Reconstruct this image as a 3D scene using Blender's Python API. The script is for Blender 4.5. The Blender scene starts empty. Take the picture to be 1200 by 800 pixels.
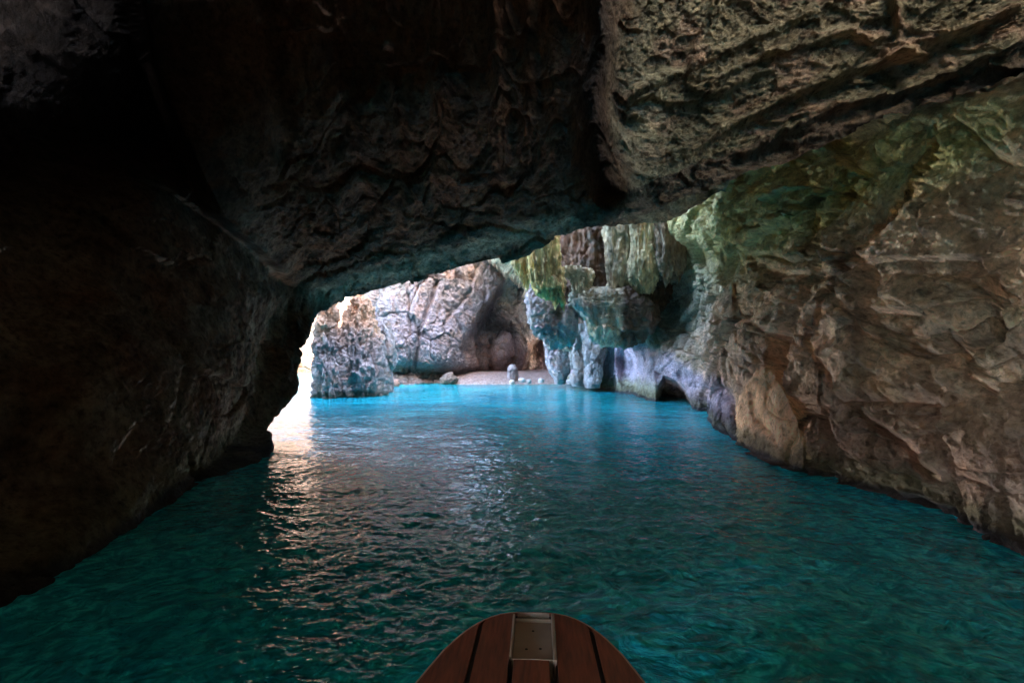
import bpy, math, time
QL = 1.0
import numpy as np
T0 = time.time()
R = math.radians
rng = np.random.default_rng(7)
scene = bpy.context.scene
COL = scene.collection

# ------------------------------------------------------------------ camera model
F, CX, CY, CAMZ = 600.0, 600.0, 400.0, 2.0
PITCH = math.atan(18 / 600.0)
cp, sp = math.cos(PITCH), math.sin(PITCH)

def at(px, py, Y):
    """world point seen at photo pixel (1200x800) at distance Y ahead"""
    a = (px - CX) / F; b = -(py - CY) / F
    dy = cp - b * sp; dz = sp + b * cp
    k = Y / dy
    return (a * k, Y, CAMZ + dz * k)

def atw(px, py, z=0.0):
    a = (px - CX) / F; b = -(py - CY) / F
    dy = cp - b * sp; dz = sp + b * cp
    k = (z - CAMZ) / dz
    return (a * k, dy * k, z)

def proj(P):
    x, y, z = P[..., 0], P[..., 1], P[..., 2] - CAMZ
    d = y * cp + z * sp
    u = -y * sp + z * cp
    dd = np.where(d > 0.15, d, 0.15)
    px = np.where(d > 0.15, CX + F * x / dd, 9999.0)
    py = np.where(d > 0.15, CY - F * u / dd, 9999.0)
    return px, py

# ------------------------------------------------------------------ numpy noise
def _h(ix, iy, iz, s):
    with np.errstate(over='ignore'):
        h = (ix.astype(np.uint32) * np.uint32(374761393)) ^ (iy.astype(np.uint32) * np.uint32(668265263)) \
            ^ (iz.astype(np.uint32) * np.uint32(2147483647 - 1013904223)) ^ np.uint32((s * 362437 + 12345) & 0xffffffff)
        h = (h ^ (h >> np.uint32(13))) * np.uint32(1274126177)
        h = (h ^ (h >> np.uint32(16))) * np.uint32(2246822519)
        h = h ^ (h >> np.uint32(15))
    return h

def _r(h, k=0):
    with np.errstate(over='ignore'):
        h = (h + np.uint32(k * 2654435761 & 0xffffffff)) * np.uint32(1597334677)
        h = h ^ (h >> np.uint32(15))
    return (h & np.uint32(0xffffff)).astype(np.float32) / np.float32(0xffffff)

_G = np.random.default_rng(3).normal(size=(256, 3)).astype(np.float32)
_G /= np.linalg.norm(_G, axis=1)[:, None]

def perlin(P, s=0):
    P = np.asarray(P, np.float32)
    fl = np.floor(P); f = P - fl; i = fl.astype(np.int64)
    w = f * f * f * (f * (f * 6 - 15) + 10)
    out = 0
    for dx in (0, 1):
        wx = w[..., 0] if dx else 1 - w[..., 0]
        for dy in (0, 1):
            wy = w[..., 1] if dy else 1 - w[..., 1]
            for dz in (0, 1):
                wz = w[..., 2] if dz else 1 - w[..., 2]
                g = _G[(_h(i[..., 0] + dx, i[..., 1] + dy, i[..., 2] + dz, s) & np.uint32(255)).astype(np.int32)]
                n = g[..., 0] * (f[..., 0] - dx) + g[..., 1] * (f[..., 1] - dy) + g[..., 2] * (f[..., 2] - dz)
                out = out + wx * wy * wz * n
    return out * 1.6

def fbm(P, octv=4, s=0, gain=0.5, lac=2.03, ridge=False):
    P = np.asarray(P, np.float32); a = 1.0; o = 0; t = 0
    for k in range(octv):
        n = perlin(P, s + k * 17)
        if ridge: n = 1 - 2 * np.abs(n)
        o = o + a * n; t += a; a *= gain; P = P * lac + 11.3
    return o / t

def worley(P, s=0, facet=0.0):
    """F1, F2, random value per cell, planar facet height"""
    P = np.asarray(P, np.float32)
    i = np.floor(P).astype(np.int64)
    F1 = np.full(P.shape[:-1], 9.0, np.float32); F2 = F1.copy()
    rv = np.zeros_like(F1); fh = np.zeros_like(F1)
    for dx in (-1, 0, 1):
        for dy in (-1, 0, 1):
            for dz in (-1, 0, 1):
                c = i + np.array([dx, dy, dz])
                h = _h(c[..., 0], c[..., 1], c[..., 2], s)
                q = P - c - np.stack([_r(h, 1), _r(h, 2), _r(h, 3)], -1)
                d = np.sqrt((q * q).sum(-1))
                m = d < F1
                F2 = np.where(m, F1, np.minimum(F2, d))
                F1 = np.where(m, d, F1)
                rv = np.where(m, _r(h, 4), rv)
                if facet:
                    t = q[..., 0] * (_r(h, 5) - .5) + q[..., 1] * (_r(h, 6) - .5) + q[..., 2] * (_r(h, 7) - .5)
                    fh = np.where(m, t, fh)
    return F1, F2, rv, fh

def warp(P, sc, amt, s=50):
    P = np.asarray(P, np.float32)
    q = P * sc
    return P + amt * np.stack([perlin(q, s), perlin(q + 31.7, s + 1), perlin(q + 77.1, s + 2)], -1)

def ss(a, b, x):
    t = np.clip((x - a) / (b - a), 0, 1)
    return t * t * (3 - 2 * t)

# ------------------------------------------------------------------ sculpting helpers working on a stored sheet
def seg_dist(px, py, pts):
    best = np.full(px.shape, 1e9); side = None
    for (x0, y0), (x1, y1) in zip(pts[:-1], pts[1:]):
        vx, vy = x1 - x0, y1 - y0
        t = np.clip(((px - x0) * vx + (py - y0) * vy) / (vx * vx + vy * vy), 0, 1)
        best = np.minimum(best, np.hypot(px - x0 - t * vx, py - y0 - t * vy))
    return best

def poly_sd(px, py, pts):
    """signed distance, positive inside"""
    inside = np.zeros(px.shape, bool)
    n = len(pts)
    for k in range(n):
        x0, y0 = pts[k]; x1, y1 = pts[(k + 1) % n]
        c = ((y0 > py) != (y1 > py)) & (px < (x1 - x0) * (py - y0) / ((y1 - y0) if y1 != y0 else 1e-9) + x0)
        inside ^= c
    d = seg_dist(px, py, list(pts) + [pts[0]])
    return np.where(inside, d, -d)

def gauss(px, py, cx, cy, rx, ry, rot=0.0):
    c, s = math.cos(R(rot)), math.sin(R(rot))
    dx, dy = px - cx, py - cy
    u = (dx * c + dy * s) / rx; v = (-dx * s + dy * c) / ry
    return np.exp(-(u * u + v * v))

def weights(n_ctrl, counts, closed=False):
    """catmull-rom weight matrix, counts = samples per segment"""
    us = []
    nseg = n_ctrl if closed else n_ctrl - 1
    if isinstance(counts, int): counts = [counts] * nseg
    counts = [max(2, int(c * QL)) for c in counts]
    for k, c in enumerate(counts):
        us += [k + j / c for j in range(c)]
    if not closed: us.append(float(nseg))
    us = np.array(us); W = np.zeros((len(us), n_ctrl))
    for r, u in enumerate(us):
        k = min(int(u), nseg - 1); t = u - k
        ws = (-.5 * t + t * t - .5 * t ** 3, 1 - 2.5 * t * t + 1.5 * t ** 3, .5 * t + 2 * t * t - 1.5 * t ** 3, -.5 * t * t + .5 * t ** 3)
        for o, w in zip((-1, 0, 1, 2), ws):
            j = k + o
            if closed: W[r, j % n_ctrl] += w
            elif j < 0: W[r, 0] += 2 * w; W[r, 1] -= w
            elif j >= n_ctrl: W[r, -1] += 2 * w; W[r, -2] -= w
            else: W[r, j] += w
    return W

def loft(ctrl, cu, cv, closed_v=False):
    C = np.array(ctrl, float)
    Wu = weights(C.shape[0], cu); Wv = weights(C.shape[1], cv, closed_v)
    return np.einsum('ia,abk,jb->ijk', Wu, C, Wv)

def normals(P, closed_v=False):
    du = np.gradient(P, axis=0)
    if closed_v:
        dv = (np.roll(P, -1, 1) - np.roll(P, 1, 1)) * .5
    else:
        dv = np.gradient(P, axis=1)
    n = np.cross(du, dv)
    n /= np.maximum(np.linalg.norm(n, axis=-1, keepdims=True), 1e-9)
    return n

def view_dir(P):
    d = P - np.array([0, 0, CAMZ])
    return d / np.maximum(np.linalg.norm(d, axis=-1, keepdims=True), 1e-6)

# ------------------------------------------------------------------ object helpers
def tag(o, label=None, cat=None, group=None, kind=None):
    if label: o['label'] = label
    if cat: o['category'] = cat
    if group: o['group'] = group
    if kind: o['kind'] = kind
    return o

def mesh_grid(name, P, mat, col=None, parent=None, closed_v=False, caps=False, smooth=True, flip=False):
    nu, nv = P.shape[:2]
    idx = np.arange(nu * nv).reshape(nu, nv)
    if closed_v:
        nx = np.roll(idx, -1, 1)
        q = np.stack([idx[:-1], idx[1:], nx[1:], nx[:-1]], -1).reshape(-1, 4)
    else:
        q = np.stack([idx[:-1, :-1], idx[1:, :-1], idx[1:, 1:], idx[:-1, 1:]], -1).reshape(-1, 4)
    if flip: q = q[:, ::-1]
    V = P.reshape(-1, 3)
    me = bpy.data.meshes.new(name)
    loops = q.ravel(); nf = len(q)
    starts = np.arange(nf) * 4
    if caps:
        a = idx[0] if not flip else idx[0][::-1]
        b = idx[-1][::-1] if not flip else idx[-1]
        loops = np.concatenate([loops, a, b])
        starts = np.concatenate([starts, [nf * 4, nf * 4 + nv]])
        nf += 2
    me.vertices.add(len(V)); me.vertices.foreach_set('co', V.astype(np.float32).ravel())
    me.loops.add(len(loops)); me.loops.foreach_set('vertex_index', loops.astype(np.int32))
    me.polygons.add(nf); me.polygons.foreach_set('loop_start', starts.astype(np.int32))
    me.update(calc_edges=True); me.validate()
    if smooth: me.shade_smooth()
    if col is not None:
        at_ = me.color_attributes.new('rockcol', 'FLOAT_COLOR', 'POINT')
        c = np.ones((len(V), 4), np.float32); c[:, :3] = col.reshape(-1, 3)
        at_.data.foreach_set('color', c.ravel())
    me.materials.append(mat)
    o = bpy.data.objects.new(name, me); COL.objects.link(o)
    if parent: o.parent = parent
    return o

def mesh_raw(name, V, Fc, mat, parent=None, smooth=False, bevel=0):
    me = bpy.data.meshes.new(name); me.from_pydata([tuple(v) for v in V], [], Fc); me.update()
    if smooth: me.shade_smooth()
    me.materials.append(mat)
    o = bpy.data.objects.new(name, me); COL.objects.link(o)
    if parent: o.parent = parent
    if bevel:
        m = o.modifiers.new('b', 'BEVEL'); m.width = bevel; m.segments = 2; m.limit_method = 'ANGLE'
    return o

# ------------------------------------------------------------------ materials
def newmat(name):
    m = bpy.data.materials.new(name); m.use_nodes = True
    nt = m.node_tree; nt.nodes.clear()
    return m, nt, nt.nodes, nt.links

def N(nodes, t, **kw):
    n = nodes.new(t)
    for k, v in kw.items():
        if k in n.inputs: n.inputs[k].default_value = v
        else: setattr(n, k, v)
    return n

def rock_material(name, scale=1.0, bump=1.0, rough=.85, streak=(1, 1, 1), con=1.0, stain=.75, spec=.35):
    m, nt, nd, lk = newmat(name)
    out = N(nd, 'ShaderNodeOutputMaterial'); bs = N(nd, 'ShaderNodeBsdfPrincipled')
    bs.inputs['Roughness'].default_value = rough
    bs.inputs['Specular IOR Level'].default_value = spec
    lk.new(bs.outputs[0], out.inputs[0])
    geo = N(nd, 'ShaderNodeNewGeometry')
    mp = N(nd, 'ShaderNodeMapping'); mp.inputs['Scale'].default_value = streak
    lk.new(geo.outputs['Position'], mp.inputs[0])
    va = N(nd, 'ShaderNodeVertexColor'); va.layer_name = 'rockcol'
    def noise(sc, det=6, rg=.6, dist=0):
        n = N(nd, 'ShaderNodeTexNoise'); n.inputs['Scale'].default_value = sc * scale
        n.inputs['Detail'].default_value = det; n.inputs['Roughness'].default_value = rg
        n.inputs['Distortion'].default_value = dist
        lk.new(mp.outputs[0], n.inputs['Vector']); return n
    def ramp(src, pts):
        r = N(nd, 'ShaderNodeValToRGB'); cr = r.color_ramp
        while len(cr.elements) < len(pts): cr.elements.new(.5)
        for e, (p, c) in zip(cr.elements, pts): e.position = p; e.color = (*c, 1)
        lk.new(src, r.inputs[0]); return r
    def mul(a, b, f=1.0):
        x = N(nd, 'ShaderNodeMix'); x.data_type = 'RGBA'; x.blend_type = 'MULTIPLY'
        x.inputs[0].default_value = f; lk.new(a, x.inputs[6]); lk.new(b, x.inputs[7]); return x.outputs[2]
    n1 = noise(2.2, 8, .65); n2 = noise(11, 8, .7); n3 = noise(45, 5, .7)
    r1 = ramp(n1.outputs['Fac'], [(.32, (.42, .38, .35)), (.5, (.95, .93, .90)), (.68, (1.4, 1.36, 1.3))])
    r2 = ramp(n2.outputs['Fac'], [(.34, (.36, .33, .31)), (.48, (.95, .95, .95)), (.66, (1.4, 1.4, 1.42))])
    c = mul(va.outputs['Color'], r1.outputs[0], con); c = mul(c, r2.outputs[0], con)
    # reddish brown mineral stains with their own shape
    n4 = noise(1.6, 7, .7, 1.2)
    st = ramp(n4.outputs['Fac'], [(.50, (1, 1, 1)), (.62, (1.05, .80, .60)), (.8, (.75, .50, .36))])
    c = mul(c, st.outputs[0], stain)
    # crevice network (thin dark fissures)
    v = N(nd, 'ShaderNodeTexVoronoi'); v.feature = 'DISTANCE_TO_EDGE'; v.inputs['Scale'].default_value = 2.3 * scale
    nz = noise(3.0, 5, .6)
    mx = N(nd, 'ShaderNodeMix'); mx.data_type = 'VECTOR'; mx.inputs[0].default_value = .25
    lk.new(mp.outputs[0], mx.inputs[4]); lk.new(nz.outputs['Color'], mx.inputs[5])
    lk.new(mx.outputs[1], v.inputs['Vector'])
    rv = ramp(v.outputs['Distance'], [(0, (.35, .33, .32)), (.018, (.85, .85, .85)), (.05, (1, 1, 1))])
    
    lk.new(c, bs.inputs['Base Color'])
    # bump
    def bmp(h, dist, st_, prev=None):
        b = N(nd, 'ShaderNodeBump'); b.inputs['Distance'].default_value = dist; b.inputs['Strength'].default_value = st_
        lk.new(h, b.inputs['Height'])
        if prev: lk.new(prev.outputs[0], b.inputs['Normal'])
        return b
    b = bmp(n2.outputs['Fac'], .09 * bump / scale, 1)
    b = bmp(n3.outputs['Fac'], .03 * bump / scale, 1, b)
    b = bmp(rv.outputs[0], .02 * bump / scale, .5, b)
    lk.new(b.outputs[0], bs.inputs['Normal'])
    return m

M_rock = rock_material('cave_limestone', con=.75, stain=.35)
M_dark = rock_material('cave_limestone_ceiling', .8, 1.0, .9, stain=.3, spec=.12)
M_far = rock_material('far_limestone', .55, 1.0, .9, con=.6)
M_drip = rock_material('flowstone', .8, 1.0, .7, (1, 1, .28), con=.7)
M_peb = rock_material('pebbles', 3.0, .6, .8)

def simple(name, col, rough=.6, nscale=20, var=.3, bumpd=.002, stretch=(1, 1, 1), metal=0):
    m, nt, nd, lk = newmat(name)
    out = N(nd, 'ShaderNodeOutputMaterial'); bs = N(nd, 'ShaderNodeBsdfPrincipled'); lk.new(bs.outputs[0], out.inputs[0])
    bs.inputs['Roughness'].default_value = rough; bs.inputs['Metallic'].default_value = metal
    tc = N(nd, 'ShaderNodeTexCoord'); mp = N(nd, 'ShaderNodeMapping'); mp.inputs['Scale'].default_value = stretch
    lk.new(tc.outputs['Object'], mp.inputs[0])
    n = N(nd, 'ShaderNodeTexNoise'); n.inputs['Scale'].default_value = nscale; n.inputs['Detail'].default_value = 6
    lk.new(mp.outputs[0], n.inputs['Vector'])
    r = N(nd, 'ShaderNodeValToRGB')
    r.color_ramp.elements[0].position = .3; r.color_ramp.elements[1].position = .7
    r.color_ramp.elements[0].color = (*[c * (1 - var) for c in col], 1); r.color_ramp.elements[1].color = (*[c * (1 + var) for c in col], 1)
    lk.new(n.outputs['Fac'], r.inputs[0]); lk.new(r.outputs[0], bs.inputs['Base Color'])
    b = N(nd, 'ShaderNodeBump'); b.inputs['Distance'].default_value = bumpd; lk.new(n.outputs['Fac'], b.inputs['Height'])
    lk.new(b.outputs[0], bs.inputs['Normal'])
    return m

def lerp3(a, b, t):
    return a + (np.array(b) - a) * t[..., None]

# rock roughness shared by all sheets : fractured blocks + fbm + cracks (metres)
def rock_disp(P, s=0, blk=.45, fb=.5, size=1.6, crack=.12, fine=.06, stretch=(1, 1, 1), pit=None, cw=.05):
    if pit is None: pit = .17 * size
    Q = P * np.array(stretch)
    Qw = warp(Q, 1 / size, .35 * size, s + 3)
    F1, F2, rv, fh = worley(Qw / size, s, 1)
    d = blk * ((rv - .5) * .55 + fh * .9)
    e = np.clip((F2 - F1) / cw, 0, 1)
    d -= crack * (1 - e) ** 2
    F1b, F2b, rvb, fhb = worley(warp(Q, 3 / size, .10 * size, s + 9) / (size * .36), s + 5, 1)
    d += blk * .38 * ((rvb - .5) * .5 + fhb)
    d -= crack * .35 * (1 - np.clip((F2b - F1b) / (cw * 1.4), 0, 1)) ** 2
    d += fb * fbm(Q / (size * 2.2), 4, s + 20, .5)
    d += fine * fbm(Q / (size * .18), 4, s + 40, .6, ridge=True)
    d += fine * .5 * fbm(Q / (size * .05), 3, s + 60, .65)
    # pits and sockets
    W1, W2, rvc, _ = worley(warp(Q, 5 / size, .06 * size, s + 12) / (size * .15), s + 8)
    dens = ss(-.05, .35, fbm(Q / (size * .9), 3, s + 70))
    d -= pit * dens * (rvc > .45) * np.clip(1 - W1 / .55, 0, 1)
    d -= pit * .5 * (1 - np.clip((W2 - W1) / .15, 0, 1)) * dens
    return d

def orient(P, n, inside_pt=None):
    """flip the whole normal field so that it looks towards the camera side on average"""
    px, py = proj(P)
    vis = (px > 0) & (px < 1200) & (py > 0) & (py < 800)
    v = view_dir(P)
    dot = (n * v).sum(-1)
    return -n if dot[vis].mean() > 0 else n

# ================================================================== 1. CEILING + LEFT WALL (one hanging mass)
def build_ceiling():
    # every row: station s around the section; columns: from outside-behind (far) over the lip to behind the camera
    def row(back2, back1, lip, bend, p1, p2, p3, over, behind):
        return [back2, back1, lip, bend, p1, p2, p3, over, behind]
    A = at
    rows = [
        row((-30, 16, -3), (-12, 13, -3), (-6.2, 10.5, -3), (-5.2, 8.4, -3), (-4.1, 6.4, -3), (-3.9, 4.8, -3), (-3.7, 3, -3), (-4.4, -.5, -3), (-16, -5, -3)),
        row((-30, 16, -.6), (-12, 13.5, -.6), (-6.6, 10.7, -.5), (-5.0, 8.8, -.45), (-4.3, 6.6, -.5), (-4.1, 4.9, -.5), (-3.9, 3, -.5), (-4.5, -.5, -.5), (-16, -5, -.5)),
        row((-30, 17, .5), (-13, 14, .3), A(292, 532, 11.0), A(262, 557, 8.9), A(180, 602, 6.6), A(90, 640, 5.0), A(-60, 710, 3.9), (-4.0, -.5, .3), (-16, -5, .3)),
        row((-30, 17, 1), (-14, 15, 1), A(296, 495, 13), A(268, 515, 11), A(220, 530, 8), A(110, 550, 6), A(-60, 590, 4.6), (-3.9, -.5, 1), (-16, -5, 1)),
        row((-30, 18, 2), (-15, 16, 2), A(322, 452, 14.5), A(296, 450, 12.4), A(250, 440, 9.2), A(130, 430, 6.6), A(-60, 420, 5), (-3.7, -.5, 2.4), (-16, -5, 2.4)),
        row((-30, 19, 3), (-16, 18, 3), A(336, 400, 16), A(312, 392, 14), A(270, 365, 10.6), A(150, 330, 7.6), A(-60, 280, 5.6), (-3.4, -.5, 3.6), (-16, -5, 3.6)),  # over points bulge inward out of view, to block rear light on the left
        row((-30, 5, 42), (-14, 20.5, 8), A(368, 351, 18), A(352, 335, 15.6), A(310, 290, 12), A(200, 220, 8.6), A(-60, 120, 6), (-2.8, -.8, 4.8), (-15, -6, 4.4)),  # far ends climb to an unseen crest, raised to keep sun off the back
        row((-22, 4, 42), (-9, 20.6, 9), A(430, 335, 19.4), A(425, 314, 16.8), A(395, 255, 13.3), A(330, 130, 10), A(215, -70, 7.8), (-1.8, -1, 5.6), (-10, -8, 5.5)),
        row((-12, 4, 42), (-4, 20.4, 10), A(500, 315, 19.6), A(495, 296, 17.2), A(480, 235, 14), A(450, 110, 10.8), A(410, -100, 8.4), (-.9, -1, 6.3), (-6, -12, 8.5)),
        row((-4, 4, 42), (-1, 20.2, 11), A(560, 299, 19.6), A(555, 281, 17.2), A(540, 215, 14), A(525, 95, 10.8), A(510, -110, 8.4), (-.2, -1, 6.9), (-4, -15, 8.5)),
        row((2, 4, 42), (1, 20, 11.5), A(605, 288, 19.4), A(605, 268, 17.2), A(595, 205, 14.2), A(590, 85, 11), A(590, -110, 8.4), (0, -1, 7.6), (-1, -16, 8.5)),
        row((8, 4, 42), (3, 19.6, 11.5), A(665, 266, 18.4), A(665, 250, 16.6), A(660, 195, 14.4), A(655, 75, 11.4), A(655, -110, 8.6), (1, 0, 7.8), (2, -16, 7)),
        row((14, 4, 42), (5.5, 18.4, 11), A(730, 246, 16.8), A(726, 224, 15.2), A(728, 190, 14), A(722, 80, 11.6), A(740, -110, 8.4), (2, 0, 7.8), (3, -16, 7)),
        row((20, 4, 40), (8, 16.8, 10.6), A(790, 230, 15.2), A(784, 204, 13.7), A(785, 170, 12.4), A(790, 60, 10), A(800, -110, 7.8), (3, 0, 7.7), (4, -16, 7)),
        row((14, 15.5, 11), (9.5, 14.6, 9.2), A(850, 208, 13.4), A(842, 180, 12), A(850, 140, 10.8), A(860, 50, 9), A(880, -110, 7.1), (4, 0, 7.6), (6, -16, 7)),
        row((15, 13, 10), (10.5, 12, 8.8), A(930, 178, 11.4), A(918, 150, 10.2), A(925, 105, 9.5), A(935, 30, 8.2), A(950, -120, 6.5), (5, 0, 7.4), (7, -16, 7)),
        row((16, 11, 9.5), (11, 10, 8.6), A(1005, 148, 9.9), A(992, 120, 8.9), A(1000, 85, 8.5), A(1000, 10, 7.5), A(1025, -130, 6), (6, 0, 7.2), (8, -16, 7)),
        row((16, 9, 9), (11.5, 8.3, 8.4), A(1105, 108, 8.4), A(1090, 82, 7.6), A(1095, 50, 7.3), A(1090, -20, 6.7), A(1110, -140, 5.5), (6.5, 0, 7.0), (9, -16, 7)),
        row((16, 7, 9), (11.8, 6.6, 8.2), A(1205, 70, 7.3), A(1192, 42, 6.6), A(1185, 15, 6.4), A(1180, -40, 6), A(1190, -150, 5.1), (7, 0, 6.8), (11, -16, 7)),
        row((16, 4, 9), (12, 4.2, 8), A(1400, 0, 5.6), A(1395, -15, 5.2), A(1380, -50, 5), A(1370, -100, 4.8), A(1360, -180, 4.4), (8, 0, 6.4), (14, -16, 7)),
        row((16, 0, 9), (13, 0, 8), (11, 1.2, 6.2), (10.5, .9, 6.2), (10, .6, 6.3), (9.7, .4, 6.3), (9.5, 0, 6.3), (9.3, -1, 6.3), (18, -16, 7)),
    ]
    cu = [10, 30, 45, 65, 70, 70, 75, 75, 60, 50, 60, 60, 60, 60, 70, 65, 80, 80, 40, 8]
    cv = [10, 24, 40, 90, 130, 150, 40, 12]
    P = loft(rows, cu, cv)
    px, py = proj(P)
    n = orient(P, normals(P))
    v = view_dir(P)
    vis = (P[..., 1] > .5) & (P[..., 1] < 19.0)
    # ---- large forms (pushed along the line of sight, metres)
    push = np.zeros(px.shape)
    # dark cleft between the central hanging block and the pale right block
    cl = seg_dist(px, py, [(700, -60), (706, 40), (694, 110), (700, 170), (716, 215)])
    push += 2.0 * np.exp(-(cl / 20) ** 2) * ss(250, 215, py)
    # recess to the left of the central block (its edge runs down from 165,30 to 345,330)
    e = seg_dist(px, py, [(150, -60), (172, 60), (222, 190), (250, 250), (300, 290), (345, 335)])
    edge = np.interp(py, [-60, 60, 190, 250, 290, 335], [150, 172, 222, 250, 300, 345])
    side = ss(6, -18, px - edge) * np.exp(-np.maximum(edge - px, 0) / (60. + 140 * ss(260, 120, py))) * ss(350, 325, py)
    push += (1.3 + 1.1 * ss(260, 120, py)) * side
    # hanging blades and ribs of the central block
    for (pts, w, a) in [([(500, -40), (520, 120), (505, 240)], 14, .35), ([(575, -40), (585, 120), (577, 240)], 10, .45),
                        ([(380, -40), (400, 120), (430, 260)], 16, .4), ([(640, -40), (652, 120), (640, 235)], 12, .4),
                        ([(300, -40), (330, 150), (360, 290)], 12, .3), ([(455, 60), (470, 150), (462, 280)], 7, .3),
                        ([(615, 0), (622, 120), (610, 240)], 7, .3)]:
        push += a * np.exp(-(seg_dist(px, py, pts) / w) ** 2)
    # horizontal joints of the left wall
    for (pts, w, a) in [([(60, 280), (190, 262), (230, 215)], 6, .25), ([(0, 372), (90, 360), (200, 410)], 5, .25),
                        ([(210, 345), (280, 330), (345, 322)], 7, .35), ([(70, 420), (200, 395), (300, 372)], 5, .22),
                        ([(185, 400), (190, 450), (180, 500)], 6, .2), ([(100, 470), (165, 490), (200, 540)], 6, .2),
                        ([(20, 560), (120, 520), (250, 500)], 5, .15)]:
        push += 0 * a * np.exp(-(seg_dist(px, py, pts) / w) ** 2)
    # bedding of the right block, parallel to the ledge
    for (pts, w, a) in [([(735, 110), (850, 60), (1000, -20)], 7, .22), ([(790, 185), (880, 130), (1010, 70), (1200, 0)], 8, .35),
                        ([(830, 100), (900, 60), (960, 20)], 6, .2), ([(870, 178), (960, 132), (1060, 95), (1190, 40)], 8, .4),
                        ([(900, 60), (1000, 30), (1090, 60)], 7, .25), ([(1050, -20), (1060, 40), (1100, 60)], 6, .25)]:
        push += a * np.exp(-(seg_dist(px, py, pts) / w) ** 2)
    # overall set back of the left wall edge so that the bright gap stays open
    push *= vis
    P = P + v * push[..., None]
    # streaky displacement on the central block (vertical), bedded on the right block
    wr = ss(692, 775, px + 40 * perlin(P * .8, 66)) * vis
    left = ss(350, 300, px) * vis
    dn = rock_disp(P, 1, .34, .3, 2.2, .16, .05, (1, 1, .6), pit=0)
    dn += .16 * fbm(P * np.array([1.6, .8, .35]), 4, 15, .55, ridge=True)
    # bedding coordinates of the right block: stretched along the ledge
    L = np.array([.55, -.80, .05]); L /= np.linalg.norm(L)
    Q = P - (P @ L)[..., None] * L * .3
    dr = rock_disp(Q, 31, .38, .22, 1.3, .07, .09, pit=.05, cw=.08)
    dl = rock_disp(P, 61, .20, .10, 2.0, .03, .045, (1, .6, 1.1), pit=0)
    d = dn * (1 - wr) * (1 - left) + dr * wr + dl * left
    col_i = np.arange(P.shape[1])
    d *= .9 * vis + .1
    near = ss(.4, 2.0, P[..., 1])
    P = P + n * (d * (.35 + .65 * near))[..., None]
    # ---- colour of the stone (staining, plus shade and lit tones painted in)
    c = np.ones(P.shape) * np.array([.115, .066, .040])
    nz = fbm(P * .35, 4, 5); nb = fbm(P * 1.3, 4, 8)
    c = lerp3(c, (.13, .07, .04), ss(.0, .35, nz))
    c = lerp3(c, (.085, .07, .055), ss(.1, .45, nb) * .6)
    pale = wr * ss(-.55, .2, nb + .35 * nz + .25)
    c = lerp3(c, (.19, .17, .105), pale * .95)
    c = lerp3(c, (.26, .18, .12), wr * ss(.05, .3, fbm(Q * 1.1, 4, 77)) * .8)
    c = lerp3(c, (.42, .42, .28), gauss(px, py, 740, 150, 30, 90) * wr * .7)
    # pale greenish rim under the lip, light from beyond painted into it
    lipd = seg_dist(px, py, [(362, 345), (430, 325), (500, 305), (600, 278), (665, 258)])
    c = lerp3(c, (.26, .26, .18), np.exp(-(lipd / 14) ** 2) * vis * .8)
    c = lerp3(c, (.19, .145, .10), left * ss(-.4, .3, nb) * ss(150, 330, py))
    c = lerp3(c, (.012, .010, .009), ss(330, 150, px) * ss(330, 150, py))  # darkness of the upper left corner painted in as near-black stone
    c = lerp3(c, (.05, .042, .035), np.exp(-(cl / 22) ** 2) * ss(260, 215, py) * vis)  # shade of the cleft painted into the colour along its line
    und = np.zeros(px.shape); i0 = max(2, int(10 * QL)) + max(2, int(24 * QL)); i1 = i0 + max(2, int(40 * QL))
    und[:, i0 - 4:i1 - 2] = 1
    c = lerp3(c, (.11, .085, .06), und * ss(700, 760, px) * ss(-.5, .1, nb + .3) * .9)  # ledge underside darkened, its shade put into the colour
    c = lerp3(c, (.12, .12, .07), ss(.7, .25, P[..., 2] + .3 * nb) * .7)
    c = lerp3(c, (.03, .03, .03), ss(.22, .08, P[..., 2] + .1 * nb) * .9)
    return mesh_grid('cave_ceiling', P, M_dark, c)

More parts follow.
